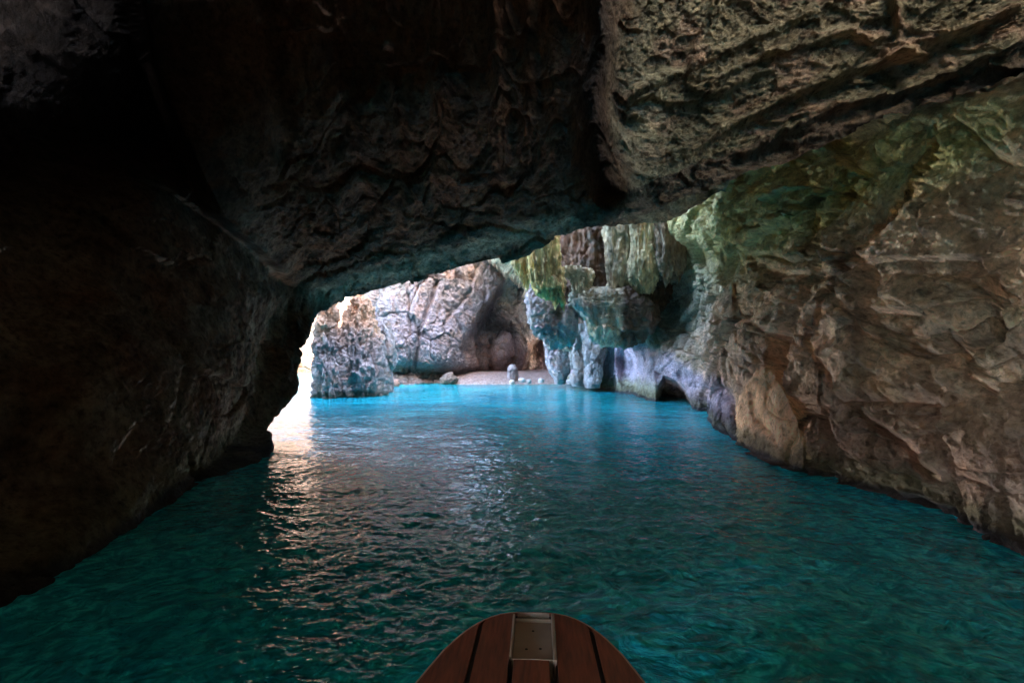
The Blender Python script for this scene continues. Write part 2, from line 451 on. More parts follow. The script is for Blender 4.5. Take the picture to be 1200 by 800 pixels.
# ================================================================== 2. RIGHT WALL
def build_right():
    #      Y       -9    0    3    5.3   7.4   9.1   11   13   15.5   18   20.5  24   28   32   36
    Ys = [-15, -13, -7, 0, 3, 4.5, 6, 7.9, 9.1, 10.5, 12, 13.8, 15.5, 18, 20.7, 23, 26, 29, 32, 36, 41, 44]
    X0 = [-18, -2, 4.5, 4.9, 5.15, 5.25, 5.3, 5.0, 5.15, 5.2, 5.3, 5.5, 6.0, 6.9, 7.0, 6.5, 6.2, 5.9, 5.4, 4.6, 4.0, 4.0]  # first stations curl behind the camera, unseen, shaped to admit light from the left
    Zs = [-4, -1.2, 0, .8, 1.8, 3, 4.2, 5.4, 6.6, 7.8, 9.2, 10.6]
    rows = []
    for Y, x0 in zip(Ys, X0):
        r = []
        for z in Zs:
            k = np.interp(Y, [4, 7, 10, 13, 15.6, 19], [.36, .33, .24, .18, .12, .05])
            x = x0 + k * max(z, 0) + (.25 * min(z, 0) * -1 if z < 0 else 0) * -1
            if Y > 24:
                f = float(np.interp(Y, [24, 29], [0, 1]))
                x += f * -np.interp(z, [0, 2, 3.5, 5, 6.6, 8, 10.6], [0, .1, .5, 1.4, 2.6, 4, 7])
            r.append((x, Y, z))
        rows.append(r)
    cu = [14, 16, 16, 40, 110, 120, 80, 65, 55, 50, 42, 50, 46, 40, 40, 34, 30, 30, 20, 8]
    cv = [8, 14, 55, 60, 65, 60, 60, 60, 60, 50, 20]
    P = loft(rows, cu, cv)
    n = orient(P, normals(P)); v = view_dir(P)
    px, py = proj(P)
    vis = ss(1.5, 3.5, P[..., 1])
    push = np.zeros(px.shape)
    # upper bulge with an overhang beneath it (780-900 , 225-305)
    sd = poly_sd(px, py, [(775, 215), (960, 150), (1010, 200), (930, 262), (880, 296), (838, 306), (800, 290), (782, 262)])
    push -= .9 * ss(-4, 16, sd)
    # dark hollow under the bulge
    push += 2.6 * gauss(px, py, 790, 350, 34, 46, -10) + 1.2 * gauss(px, py, 800, 305, 26, 16, 20)
    ledge = seg_dist(px, py, [(650, 290), (730, 262), (850, 222), (930, 190), (1010, 160), (1110, 120), (1210, 82), (1400, 15)])
    push += .9 * np.exp(-(ledge / 16) ** 2)
    # second shallow overhang line to the right of the bulge
    cr = seg_dist(px, py, [(880, 300), (925, 325), (985, 322)])
    push += .35 * np.exp(-(cr / 5) ** 2)
    # small sea cave at the waterline (770-815)
    cave = poly_sd(px, py, [(768, 500), (770, 455), (778, 440), (795, 446), (806, 456), (812, 480), (818, 520)])
    push += 3.6 * ss(-1, 7, cave)
    # hollow in the lavender wall
    push += 2.2 * gauss(px, py, 735, 428, 12, 30, -12)
    # vertical ribs of lavender wall
    for (pts, w, a) in [([(745, 405), (757, 435), (760, 470)], 4, .5), ([(728, 395), (722, 430), (724, 465)], 4, .5), ([(762, 420), (768, 470)], 4, .5)]:
        push -= a * np.exp(-(seg_dist(px, py, pts) / w) ** 2)
    # orange slab : proud, smooth, sharp right edge
    slab = poly_sd(px, py, [(868, 520), (862, 480), (872, 450), (892, 428), (908, 432), (925, 455), (940, 490), (947, 520), (946, 556), (905, 540)])
    push -= .55 * ss(-3, 5, slab)
    notch = seg_dist(px, py, [(950, 500), (956, 535), (952, 575)])
    push += 1.0 * np.exp(-(notch / 6) ** 2)
    slab2 = seg_dist(px, py, [(884, 462), (888, 490), (905, 505)])
    push += .22 * np.exp(-(slab2 / 5) ** 2)
    # lavender facets
    push += .5 * np.exp(-(seg_dist(px, py, [(828, 478), (836, 500), (850, 516)]) / 4) ** 2)
    push += .6 * np.exp(-(seg_dist(px, py, [(800, 440), (832, 440), (858, 470), (866, 505)]) / 5) ** 2) * .5
    # undercut along the water on the near part
    wl = P[..., 2]
    push += .45 * ss(.9, .15, wl) * ss(940, 1010, px)
    # the big cracks
    for (pts, w, a) in [([(1080, 225), (1062, 260), (1040, 290), (1018, 320)], 4, .30), ([(1018, 320), (985, 370), (968, 392), (940, 396)], 4, .25),
                        ([(1180, 330), (1178, 370), (1186, 400)], 4, .28), ([(1000, 345), (1040, 400), (1085, 420), (1120, 425)], 4, .2),
                        ([(985, 200), (965, 250), (955, 300)], 4, .3), ([(880, 270), (940, 240), (990, 225)], 4, .2),
                        ([(960, 400), (985, 440), (990, 480)], 4, .2), ([(1120, 390), (1160, 450), (1200, 480)], 4, .2),
                        ([(870, 330), (880, 365), (905, 392)], 3.5, .25), ([(820, 330), (850, 352), (862, 380)], 3.5, .2),
                        ([(1010, 480), (1060, 520), (1100, 560)], 5, .2), ([(940, 330), (905, 340)], 3, .25),
                        ([(1100, 150), (1110, 180), (1080, 225)], 4, .25), ([(930, 190), (940, 215)], 4, .25)]:
        sdx = seg_dist(px + 4 * perlin(P * 2.5, 91), py + 4 * perlin(P * 2.5, 92), pts)
        push += 2.0 * a * np.exp(-(sdx / (w * .8)) ** 2)
    # smooth blocky plateau (960-1090, 325-370)
    pl = poly_sd(px, py, [(965, 385), (985, 340), (1060, 325), (1180, 330), (1180, 400), (1110, 410), (1030, 385)])
    push -= .22 * ss(-2, 8, pl)
    P = P + v * (push * vis)[..., None]
    smooth = np.clip(ss(-4, 6, slab) + ss(-4, 10, poly_sd(px, py, [(690, 395), (760, 395), (860, 470), (866, 525), (690, 480)])), 0, 1)
    L = np.array([.1, -.75, .45]); L /= np.linalg.norm(L)
    Q = P - (P @ L)[..., None] * L * .12
    d = rock_disp(Q, 101, .62, .3, 1.8, .34, .075, pit=.06, cw=.032) * (1 - .6 * smooth - .25 * ss(-4, 4, slab))
    d += .30 * rock_disp(Q * np.array([1, .7, 1.2]), 131, 1.1, .2, 3.2, .7, 0, pit=0) * (1 - smooth)
    d += .05 * fbm(P * 3.1, 5, 140, .6, ridge=True)
    # drip ribs on the bulge
    rib = fbm(P * np.array([2.4, 2.4, .5]), 3, 170, ridge=True) * gauss(px, py, 860, 245, 110, 60, -20)
    d += .16 * rib
    P = P + n * (d * (.3 + .7 * vis))[..., None]
    px2, py2 = px, py
    nz = fbm(P * .5, 4, 5); nb = fbm(P * 1.7, 4, 8)
    c = np.ones(P.shape) * np.array([.80, .56, .39])
    c = lerp3(c, (.62, .44, .34), ss(0, .4, nz) * .8)
    c = lerp3(c, (.78, .64, .45), ss(.0, .5, nb) * .6)
    mid = fbm(warp(P, 1.2, .3, 12) * np.array([1.6, 1.1, 2.0]), 5, 88, .62)
    c = c * (1 + .9 * np.clip(mid, -.55, .5))[..., None]
    dk = ss(.12, .34, fbm(warp(P, 1.5, .4, 15) * 2.6, 5, 188, .65))
    c = lerp3(c, (.17, .12, .10), dk * .7)
    green = np.clip(gauss(px, py, 870, 235, 140, 80, -25) * 1.2 + gauss(px, py, 1060, 190, 200, 50, -18) * 1.1, 0, 1)
    green = np.clip(green + .4 * nb * green, 0, 1)
    c = lerp3(c, (.66, .56, .23), green)
    c = lerp3(c, (.46, .36, .14), gauss(px, py, 850, 312, 34, 16, -35) * .6)
    c = lerp3(c, (.18, .25, .22), gauss(px, py, 780, 350, 50, 60))  # overhang shadow in the hollow painted into the colour
    # pale lavender limestone band near the water beyond the slab
    lav = poly_sd(px + 8 * nb, py + 8 * nz, [(600, 395), (700, 392), (745, 398), (800, 420), (845, 445), (862, 475), (868, 530), (600, 520)])
    lv = ss(-5, 10, lav)
    c = lerp3(c, (.62, .52, .62), lv)
    c = lerp3(c, (.60, .42, .36), gauss(px, py, 826, 462, 12, 8) * .8)
    # dark wet band under it
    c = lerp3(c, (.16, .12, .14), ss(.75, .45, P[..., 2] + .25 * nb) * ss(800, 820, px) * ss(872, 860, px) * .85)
    c = lerp3(c, (.36, .36, .20), ss(1.2, .4, P[..., 2] + .3 * nb) * ss(800, 770, px) * lv * .85)
    c = lerp3(c, (.34, .22, .16), np.exp(-(np.minimum(slab + 4, 0) / 22) ** 2) * ss(2, -6, slab) * ss(880, 930, px) * .85)
    c = lerp3(c, (1.0, .64, .38), ss(-3, 3, slab + 4 * nb))
    c = lerp3(c, (.60, .30, .10), gauss(px, py, 960, 545, 6, 20) * .9)
    c = lerp3(c, (.66, .38, .16), gauss(px, py, 1040, 460, 26, 12, 20) * .5)
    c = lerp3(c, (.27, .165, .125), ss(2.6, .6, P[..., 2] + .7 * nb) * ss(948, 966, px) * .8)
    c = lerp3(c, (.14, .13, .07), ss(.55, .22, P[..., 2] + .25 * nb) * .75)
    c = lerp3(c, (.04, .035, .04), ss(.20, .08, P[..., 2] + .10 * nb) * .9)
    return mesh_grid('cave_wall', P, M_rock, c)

# ================================================================== 3. BACK WALL (grey slab, alcove, tiny cave)
def build_back():
    rows = []
    Xs = [-15.2, -13.6, -11.8, -9, -6, -3.5, -1.5, 0, 1.2, 2.6, 4.5, 8]
    Yb = [52, 43, 38.6, 37, 38, 40.0, 41.5, 42.5, 43, 43, 42, 40]
    Zs = [-3, -1, 0, 1, 2.5, 4, 6, 8.5, 11, 14]
    for X, Y in zip(Xs, Yb):
        r = []
        for z in Zs:
            # leans back towards the top
            r.append((X + .1 * z, Y + .28 * max(z, 0) - 1.4 * (1 if z > 0 else 0) * 0, z))
        rows.append(r)
    P = loft(rows, [8, 20, 36, 50, 50, 46, 40, 36, 36, 30, 12], [6, 12, 30, 40, 42, 50, 50, 20, 10])
    n = orient(P, normals(P)); v = view_dir(P); px, py = proj(P)
    push = np.zeros(px.shape)
    # alcove
    al = poly_sd(px, py, [(524, 452), (545, 430), (542, 395), (562, 362), (598, 318), (618, 300), (700, 300), (700, 452)])
    push += 4.2 * ss(-4, 14, al)
    # undercut below the grey slab
    push += 1.6 * gauss(px, py, 505, 438, 60, 8, 3)
    # lower pinkish rocks standing at the back of the alcove
    push -= 2.6 * np.clip(gauss(px, py, 590, 408, 22, 28, 25), 0, 1)
    # small black cave
    tc = poly_sd(px, py, [(606, 440), (622, 402), (634, 396), (640, 420), (642, 440)])
    push += 2.6 * ss(-2, 6, tc)
    for (pts, w, a) in [([(512, 330), (505, 350), (492, 385), (485, 430)], 2.5, .9), ([(560, 310), (545, 345), (520, 380)], 2, .4), ([(478, 345), (482, 380), (478, 440)], 2, .4),
                        ([(430, 350), (450, 400), (455, 445)], 4, .6), ([(596, 380), (600, 410), (598, 438)], 3, .8), ([(572, 400), (576, 436)], 3, .7)]:
        push += a * np.exp(-(seg_dist(px, py, pts) / w) ** 2)
    push -= 1.0 * gauss(px, py, 520, 405, 22, 26, 20)
    push -= .8 * gauss(px, py, 470, 400, 20, 26, 10)
    P = P + v * push[..., None]
    L = np.array([.35, .2, -.9]); L /= np.linalg.norm(L)
    Q = P - (P @ L)[..., None] * L * .45
    d = rock_disp(Q, 201, 1.1, .5, 2.6, .3, .22, pit=.25)
    d += .12 * fbm(Q * 1.6, 4, 230, .6, ridge=True)
    P = P + n * d[..., None]
    nz = fbm(P * .3, 4, 15); nb = fbm(P * .9, 4, 18)
    c = np.ones(P.shape) * np.array([.23, .195, .195])
    c = lerp3(c, (.32, .275, .30), ss(-.1, .4, nb + .6 * gauss(px, py, 505, 395, 60, 45)) * .8)
    c = lerp3(c, (.33, .235, .18), ss(370, 320, py + 20 * nb) * ss(600, 540, px) * .6)
    c = lerp3(c, (.52, .40, .33), gauss(px, py, 580, 312, 26, 20) * .8)
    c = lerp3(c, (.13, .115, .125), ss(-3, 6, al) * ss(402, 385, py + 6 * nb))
    c = lerp3(c, (.48, .34, .32), ss(-3, 6, al) * ss(388, 405, py + 6 * nb) * .9)
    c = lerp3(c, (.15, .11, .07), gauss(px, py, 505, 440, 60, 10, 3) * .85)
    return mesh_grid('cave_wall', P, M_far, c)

# ================================================================== 4. unseen roof slab, added to block sky light
def build_roof():
    rows = []
    for X in np.linspace(8, 44, 9):
        r = []
        for Y in (16, 20, 26, 32, 38, 44, 52):
            z = 9.8 + .09 * (Y - 16) + (1.6 if X < 9 else 0)
            r.append((X - (5.5 * float(ss(27, 33, Y)) + 1.0 * math.sin(Y * .9) if X < 9 else 0), Y, z))
        rows.append(r)
    P = loft(rows, 14, 18)
    P[..., 2] += .9 * fbm(P * .2, 4, 301) + .3 * fbm(P * .9, 3, 305)
    top = P.copy(); top[..., 2] += 4 + 1.5 * fbm(P * .07, 3, 310)
    ring = np.concatenate([P, top[:, ::-1]], 1)
    c = np.ones(ring.shape) * np.array([.30, .27, .22])
    return mesh_grid('unseen_roof', ring, M_far, c, closed_v=True, caps=False)

def build_cliff():
    rows = []
    for X, Y in [(-95, 30), (-80, 52), (-60, 64), (-44, 66), (-34, 64), (-26, 62), (-20, 60), (-14, 62), (-6, 60), (0, 52)]:
        rows.append([(X, Y + .35 * max(z, 0), z) for z in (-4, -1, 0, 1.5, 4, 8, 13, 18, 22)] + [(X, Y + 22, 25), (X, Y + 60, 20)])
    P = loft(rows, [10, 16, 24, 34, 50, 60, 50, 20, 10], [4, 8, 20, 30, 40, 40, 40, 20, 10, 10])
    n = normals(P)
    n = -n if (n[..., 1].mean() > 0) else n
    d = rock_disp(P, 401, 2.0, 2.2, 4.5, .5, .4)
    P = P + n * d[..., None]
    nb = fbm(P * .5, 4, 18)
    c = np.ones(P.shape) * np.array([.16, .115, .095])
    c = lerp3(c, (.15, .09, .06), ss(-.1, .3, nb) * .7)
    c = lerp3(c, (.08, .045, .02), ss(1.2, .3, P[..., 2]) * .8)
    return mesh_grid('cliff', P, M_far, c)

# ================================================================== 5. free-standing lumps: stacked rings
def lump(name, rings, mat, base, second=None, depth_ratio=.6, seed=0, res=1.0, amp=1.0, size=.8, fine=1.0, stretch=(1, 1, 1), twist=0, nv=64, sq=2.6, paint=None, per=10, rib=0, jag=0):
    """rings: (py, px_left, px_right, Y, thickness m) from top to bottom, closed rock body"""
    ctrl = []
    for (py, xl, xr, Y, th) in rings:
        a = np.array(at(xl, py, Y)); b = np.array(at(xr, py, Y))
        c = (a + b) / 2; rx = max((b[0] - a[0]) / 2, .01)
        pts = []
        for k in range(12):
            t = 2 * math.pi * k / 12
            cc, s_ = math.cos(t), math.sin(t)
            e = 2 / sq
            pts.append((c[0] + rx * math.copysign(abs(cc) ** e, cc), c[1] + th / 2 * math.copysign(abs(s_) ** e, s_), c[2]))
        ctrl.append(pts)
    P = loft(ctrl, per, max(2, nv // 12), closed_v=True)
    n = normals(P, True)
    cen = P.mean(1, keepdims=True)
    if ((P - cen) * n).sum(-1).mean() < 0: n = -n
    px, py = proj(P)
    d = amp * rock_disp(P, seed, .30 * size, .22 * size, size, .06 * size, .05 * size * fine, stretch)
    hN = P.shape[0]
    if rib:
        d = d + rib * fbm(P * np.array([4.5, 4.5, .7]) / max(size, .4) * .6, 4, seed + 33, .6, ridge=True)
    tt = np.linspace(0, 1, hN)
    d = d - d.mean()
    fade = np.clip(np.minimum(tt, 1 - tt) * 10, .25, 1)[:, None]
    P = P + n * (d * fade)[..., None]
    if jag:
        P[..., 2] -= jag * ss(.55, 1, tt)[:, None] * (fbm(P * np.array([3.5, 3.5, 0]) / size * .55, 3, seed + 44, .6) * 1.6 - .1)
    nb = fbm(P * (1.1 / size), 4, seed + 7)
    c = np.ones(P.shape) * np.array(base)
    if second is not None: c = lerp3(c, second, ss(-.15, .3, nb))
    if paint: c = paint(P, px, py, nb, c)
    return mesh_grid(name, P, mat, c, closed_v=True, caps=True)



# ================================================================== ROCKS AND FLOWSTONE AS THINGS
def build_things():
    lav = (.66, .53, .54)
    def pillar_paint(P, px, py, nb, c):
        c = lerp3(c, (.85, .52, .33), ss(410, 372, py + 14 * nb) * .95)  # warm sunlight on the pillar tops painted in as orange
        c = lerp3(c, (.16, .15, .15), gauss(px, py, 388, 400, 9, 26) * .7)
        c = lerp3(c, (.14, .14, .16), gauss(px, py, 416, 415, 7, 30) * .7)
        c = lerp3(c, (.14, .12, .09), ss(456, 461, py + 3 * nb) * .8)
        return c
    G = 'ragged rock stacks at the mouth of the gap'
    o = lump('rock_pillar', [(335, 377, 383, 26.5, .5), (347, 376, 389, 26.5, 1.0), (358, 377, 388, 26.5, 1.0), (366, 376, 395, 26.4, 1.3), (378, 377, 393, 26.3, 1.8), (392, 377, 398, 26.2, 2.2),
                             (412, 375, 404, 26, 2.4), (435, 374, 407, 25.8, 2.6), (455, 373, 410, 25.8, 2.6), (464, 374, 409, 25.8, 2.6), (490, 372, 412, 26, 3)],
             M_far, (.56, .44, .41), (.42, .34, .33), seed=511, size=1.1, amp=1.3, rib=.45, sq=2.2, nv=180, per=26, paint=pillar_paint, stretch=(1, 1, .5))
    tag(o, 'ragged grey rock pillar with top painted sunlit orange, leftmost at the bright gap', 'rock', G)
    o = lump('rock_pillar', [(343, 421, 426, 27.5, .5), (354, 417, 430, 27.5, 1.1), (368, 412, 436, 27.4, 1.6), (385, 404, 442, 27.2, 2.2), (405, 397, 448, 27, 2.8),
                             (425, 396, 450, 26.8, 3), (445, 398, 449, 26.6, 3), (460, 396, 448, 26.6, 3), (485, 394, 450, 26.8, 3)],
             M_far, (.58, .46, .43), (.43, .35, .33), seed=533, size=1.1, amp=1.3, rib=.5, sq=2.2, nv=180, per=26, paint=pillar_paint, stretch=(1, 1, .5))
    tag(o, 'pointed pale rock pillar with steep peak, right of the orange topped one', 'rock', G)
    o = lump('rock_pillar', [(372, 444, 452, 29, .8), (385, 440, 457, 29, 1.4), (405, 438, 460, 29, 1.6), (430, 437, 460, 29, 1.8), (458, 436, 458, 29, 2), (480, 436, 458, 29, 2)],
             M_far, (.42, .35, .32), (.50, .44, .44), seed=555, size=1.0, amp=1.8, nv=130, per=20, stretch=(1, 1, .5))
    tag(o, 'low narrow brownish rock buttress against the right flank of the pointed pillar', 'rock', G)

    # flowstone curtains under the lip
    def cur(P, px, py, nb, c):
        return lerp3(c, (.40, .24, .10), ss(.05, .35, fbm(P * np.array([3.2, 3.2, .5]), 3, 9)) * .8)
    S = 'hanging flowstone curtains under the lip'
    D = dict(stretch=(1, 1, .35), sq=3, rib=.2, jag=.5)
    o = lump('stalactite', [(270, 594, 628, 23.6, 1.08), (290, 597, 622, 23.6, 0.96), (303, 600, 621, 23.6, 0.84), (318, 605, 621, 23.6, 0.66), (330, 611, 620, 23.6, 0.48), (338, 615, 618, 23.6, 0.18)],
             M_drip, (.95, .80, .42), (.74, .54, .26), seed=601, size=.55, nv=120, per=22, paint=cur, fine=1.6, **D)
    tag(o, 'short tapering pale stalactite at the left end of the hanging curtains', 'stalactite', S)
    o = lump('stalactite', [(250, 612, 662, 22.9, 1.44), (275, 618, 656, 22.9, 1.32), (300, 620, 655, 22.9, 1.32), (325, 622, 659, 22.9, 1.20), (342, 628, 661, 22.9, 1.08), (352, 644, 662, 22.9, 0.60), (357, 652, 660, 22.9, 0.24)],
             M_drip, (.95, .76, .32), (.74, .56, .24), seed=611, size=.6, nv=150, per=26, paint=cur, fine=1.8, **D)
    tag(o, 'broad yellowish drip curtain hanging below the lip, brightest of the formation', 'stalactite', S)
    o = lump('stalactite', [(312, 662, 672, 23.4, 0.60), (318, 656, 694, 23.4, 0.84), (328, 668, 694, 23.4, 0.72), (340, 672, 690, 23.4, 0.60), (350, 676, 686, 23.4, 0.36)],
             M_drip, (.7, .62, .42), (.5, .42, .26), seed=621, size=.4, nv=96, per=16, **D)
    tag(o, 'small forked pale drip stone in the dark recess', 'stalactite', S)
    for k, (rings, lab, col) in enumerate([
        ([(240, 691, 747, 23.6, 1.44), (262, 707, 741, 23.6, 1.32), (290, 709, 740, 23.6, 1.20), (318, 711, 741, 23.6, 1.08), (338, 713, 739, 23.6, 0.84), (352, 717, 737, 23.6, 0.36)],
         'slender teal tinted stalactite column right of the dark recess', (.62, .54, .34)),
        ([(235, 733, 777, 22.8, 1.56), (260, 737, 775, 22.8, 1.44), (290, 739, 775, 22.8, 1.32), (315, 737, 772, 22.8, 1.20), (332, 740, 767, 22.8, 0.84), (342, 747, 765, 22.8, 0.36)],
         'thick grey green stalactite column near the middle of the lip', (.80, .66, .36)),
        ([(240, 761, 805, 22.4, 1.56), (270, 765, 802, 22.4, 1.44), (300, 767, 799, 22.4, 1.20), (318, 771, 798, 22.4, 0.96), (328, 775, 795, 22.4, 0.36)],
         'brown stubby stalactite at the right end beside the dark hollow', (.42, .30, .19))]):
        o = lump('stalactite', rings, M_drip, col, tuple(np.array(col) * .55), seed=640 + 10 * k, size=.55, nv=110, per=20, fine=1.6, **D)
        tag(o, lab, 'stalactite', S)
    # dark backing mass of the formation
    o = lump('rock_mass', [(235, 640, 800, 26.5, 3.60), (270, 648, 798, 26.3, 3.60), (310, 652, 792, 26.2, 3.60), (345, 660, 785, 26.0, 3.60), (370, 690, 775, 26.0, 3.00), (392, 712, 760, 26.0, 2.16), (404, 720, 750, 26.0, 0.96)],
             M_drip, (.22, .13, .08), (.16, .14, .11), seed=671, size=1.0, rib=.4, jag=.3, amp=1.3, nv=220, per=30, stretch=(1, 1, .4))
    tag(o, 'dark brown recessed rock mass behind the hanging stalactites', 'rock')
    def chunk(P, px, py, nb, c):
        c = lerp3(c, (.40, .42, .30), ss(372, 352, py + 5 * nb) * .8)
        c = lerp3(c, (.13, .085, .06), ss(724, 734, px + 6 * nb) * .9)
        return lerp3(c, (.62, .55, .62), gauss(px, py, 680, 365, 12, 12) * .5)
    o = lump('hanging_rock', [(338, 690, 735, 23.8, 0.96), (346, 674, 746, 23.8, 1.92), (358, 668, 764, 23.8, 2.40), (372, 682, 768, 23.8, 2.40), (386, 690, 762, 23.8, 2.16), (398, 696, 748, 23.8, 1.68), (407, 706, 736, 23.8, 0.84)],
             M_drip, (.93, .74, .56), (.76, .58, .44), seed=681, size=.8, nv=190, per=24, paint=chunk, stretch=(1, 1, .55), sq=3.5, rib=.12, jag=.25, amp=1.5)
    tag(o, 'pale hanging rock block with flat top and brown right face below the stalactites', 'rock')
    def lavp(P, px, py, nb, c):
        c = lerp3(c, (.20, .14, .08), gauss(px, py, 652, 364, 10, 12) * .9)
        return lerp3(c, (.60, .50, .47), ss(378, 392, py + 6 * nb) * .8)
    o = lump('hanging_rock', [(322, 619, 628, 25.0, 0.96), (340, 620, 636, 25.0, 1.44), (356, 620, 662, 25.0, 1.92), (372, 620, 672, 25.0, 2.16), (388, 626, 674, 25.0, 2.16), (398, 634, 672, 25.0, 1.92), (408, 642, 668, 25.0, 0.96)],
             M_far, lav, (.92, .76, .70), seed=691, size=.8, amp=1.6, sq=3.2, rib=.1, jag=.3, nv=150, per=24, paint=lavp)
    tag(o, 'lavender white rock face hanging below the yellowish curtain', 'rock')
    # legs of rock that reach the beach
    Bg = 'rock legs standing on the beach'
    for k, (rings, lab, c1) in enumerate([
        ([(388, 636, 684, 33, 2), (402, 637, 684, 33, 2), (415, 640, 680, 33, 1.8), (430, 643, 672, 33, 1.6), (442, 648, 664, 33, 1.4), (450, 650, 662, 33, 1)], 'broad lavender rock leg tapering to a pink foot on the beach', lav),
        ([(380, 668, 700, 31, 2), (405, 670, 696, 31, 1.6), (425, 671, 692, 31, 1.5), (440, 672, 686, 31, 1.5), (452, 671, 686, 31, 1.3)], 'slim grey rock leg second from the left of the beach legs', (.46, .42, .40)),
        ([(368, 684, 718, 30, 2), (400, 686, 712, 30, 1.6), (425, 687, 708, 30, 1.4), (440, 687, 702, 30, 1.5), (454, 686, 702, 30, 1.4)], 'slim pale rock leg closest to the smooth lavender wall', (.50, .47, .46)),
        ([(370, 655, 690, 32, 2.5), (385, 650, 694, 32, 2.6), (400, 652, 700, 32, 2.4), (412, 660, 694, 32, 1.6)], 'brownish rock bridge joining the tops of the beach legs', (.42, .36, .30))]):
        o = lump('beach_rock', rings, M_far, c1, tuple(np.array(c1) * .75), seed=700 + 10 * k, size=.9, amp=1.5, nv=110, per=20, stretch=(1, 1, .5))
        tag(o, lab, 'rock', Bg)
    # boulders
    Gb = 'boulders at the foot of the back wall'
    for k, (cx, y0, y1, w, Y, lab, c1) in enumerate([
        (601, 427, 446, 14, 38.5, 'smooth white egg shaped boulder at the back of the beach', (.44, .37, .37)),
        (463, 444, 452, 9, 34.5, 'small orange pink boulder at the water edge', (.62, .40, .32)),
        (528, 438, 448, 20, 37.5, 'brown boulder where the beach begins', (.28, .21, .17))]):
        h = (y1 - y0)
        rings = [(y0, cx - w * .12, cx + w * .12, Y, .2)] + [(y0 + h * t, cx - w * .5 * f, cx + w * .5 * f, Y, w * f * Y / 600) for t, f in ((.1, .5), (.3, .82), (.6, 1), (.9, .95), (1.15, .7))]
        o = lump('boulder', rings, M_far, c1, tuple(np.array(c1) * .8), seed=760 + 10 * k, size=.9, amp=.5 if k == 0 else 1.2, nv=84, per=12, sq=2.1)
        tag(o, lab, 'boulder', Gb)
    # washed pale stones on the shoreline
    for k, (cx, cy, w, lab) in enumerate([(612, 445.0, 9, 'flat white stone right of the egg shaped boulder'), (620, 446.5, 6, 'tiny white stone at the water edge on the beach'),
                                          (634, 445.5, 8, 'low white stone left of the broad lavender rock leg'), (668, 446.5, 10, 'white stone between the first two rock legs'),
                                          (600, 447.3, 7, 'thin white stone just below the egg shaped boulder')]):
        Y = 36.5
        rings = [(cy - 2.6, cx - w * .15, cx + w * .15, Y, .1), (cy - 1.6, cx - w * .42, cx + w * .42, Y, .35), (cy, cx - w * .5, cx + w * .5, Y, .5), (cy + 3, cx - w * .4, cx + w * .4, Y, .4)]
        o = lump('stone', rings, M_far, (.68, .62, .62), seed=880 + 10 * k, size=.5, amp=.4, nv=48, per=8, sq=2.1)
        tag(o, lab, 'stone', 'white stones along the shoreline')

# ================================================================== SEABED + BEACH
def build_seabed():
    nr, na = int(520 * QL), int(700 * QL) + 60
    r = np.concatenate([[0.0], np.geomspace(.25, 160, nr - 1)])
    a = np.concatenate([np.linspace(-50, 50, na - 60), np.linspace(50, 310, 62)[1:]])
    rr, aa = np.meshgrid(r, np.radians(a), indexing='ij')
    X = rr * np.sin(aa); Y = rr * np.cos(aa)
    P = np.stack([X, Y, np.zeros_like(X)], -1)
    z = -2.1 + .35 * fbm(P * .25, 3, 900) - .012 * np.clip(Y, 0, 30)
    beach = ss(26, 41, Y) * ss(-9, -4, X) * ss(60, 50, Y)
    z = z * (1 - beach) + beach * (.45 + .1 * np.clip(Y - 39, 0, 3))
    # boulders and cobbles on the bottom
    W = warp(P, .8, .3, 33)
    f1, f2, rv, fh = worley(W / 1.7, 905, 1)
    z += (rv > .45) * .75 * np.clip(.5 - f1, 0, 1) * (1 - beach) * ss(45, 30, Y)
    f1, f2, rv2, fh = worley(W / .42, 907, 1)
    z += .16 * np.clip(.6 - f1, 0, 1) * (1 - .5 * beach)
    f1, f2, rv3, fh = worley(P / .15, 909, 1)
    z += .04 * np.clip(.6 - f1, 0, 1)
    P[..., 2] = z
    c = np.ones(P.shape) * np.array([.50, .48, .40])
    c = lerp3(c, (.85, .82, .74), ss(.6, .8, rv2))
    c = lerp3(c, (.06, .06, .05), ss(.45, .2, rv2) * .95)
    c = lerp3(c, (.80, .78, .72), ss(.80, .95, rv3) * .7)
    c = lerp3(c, (.32, .23, .21), beach * .95)
    # pale sandy patches
    nb = fbm(P * .16, 4, 930)
    c = lerp3(c, (.78, .75, .62), ss(.05, .3, nb) * .7 * (1 - beach))
    return mesh_grid('seabed', P, M_peb, c)

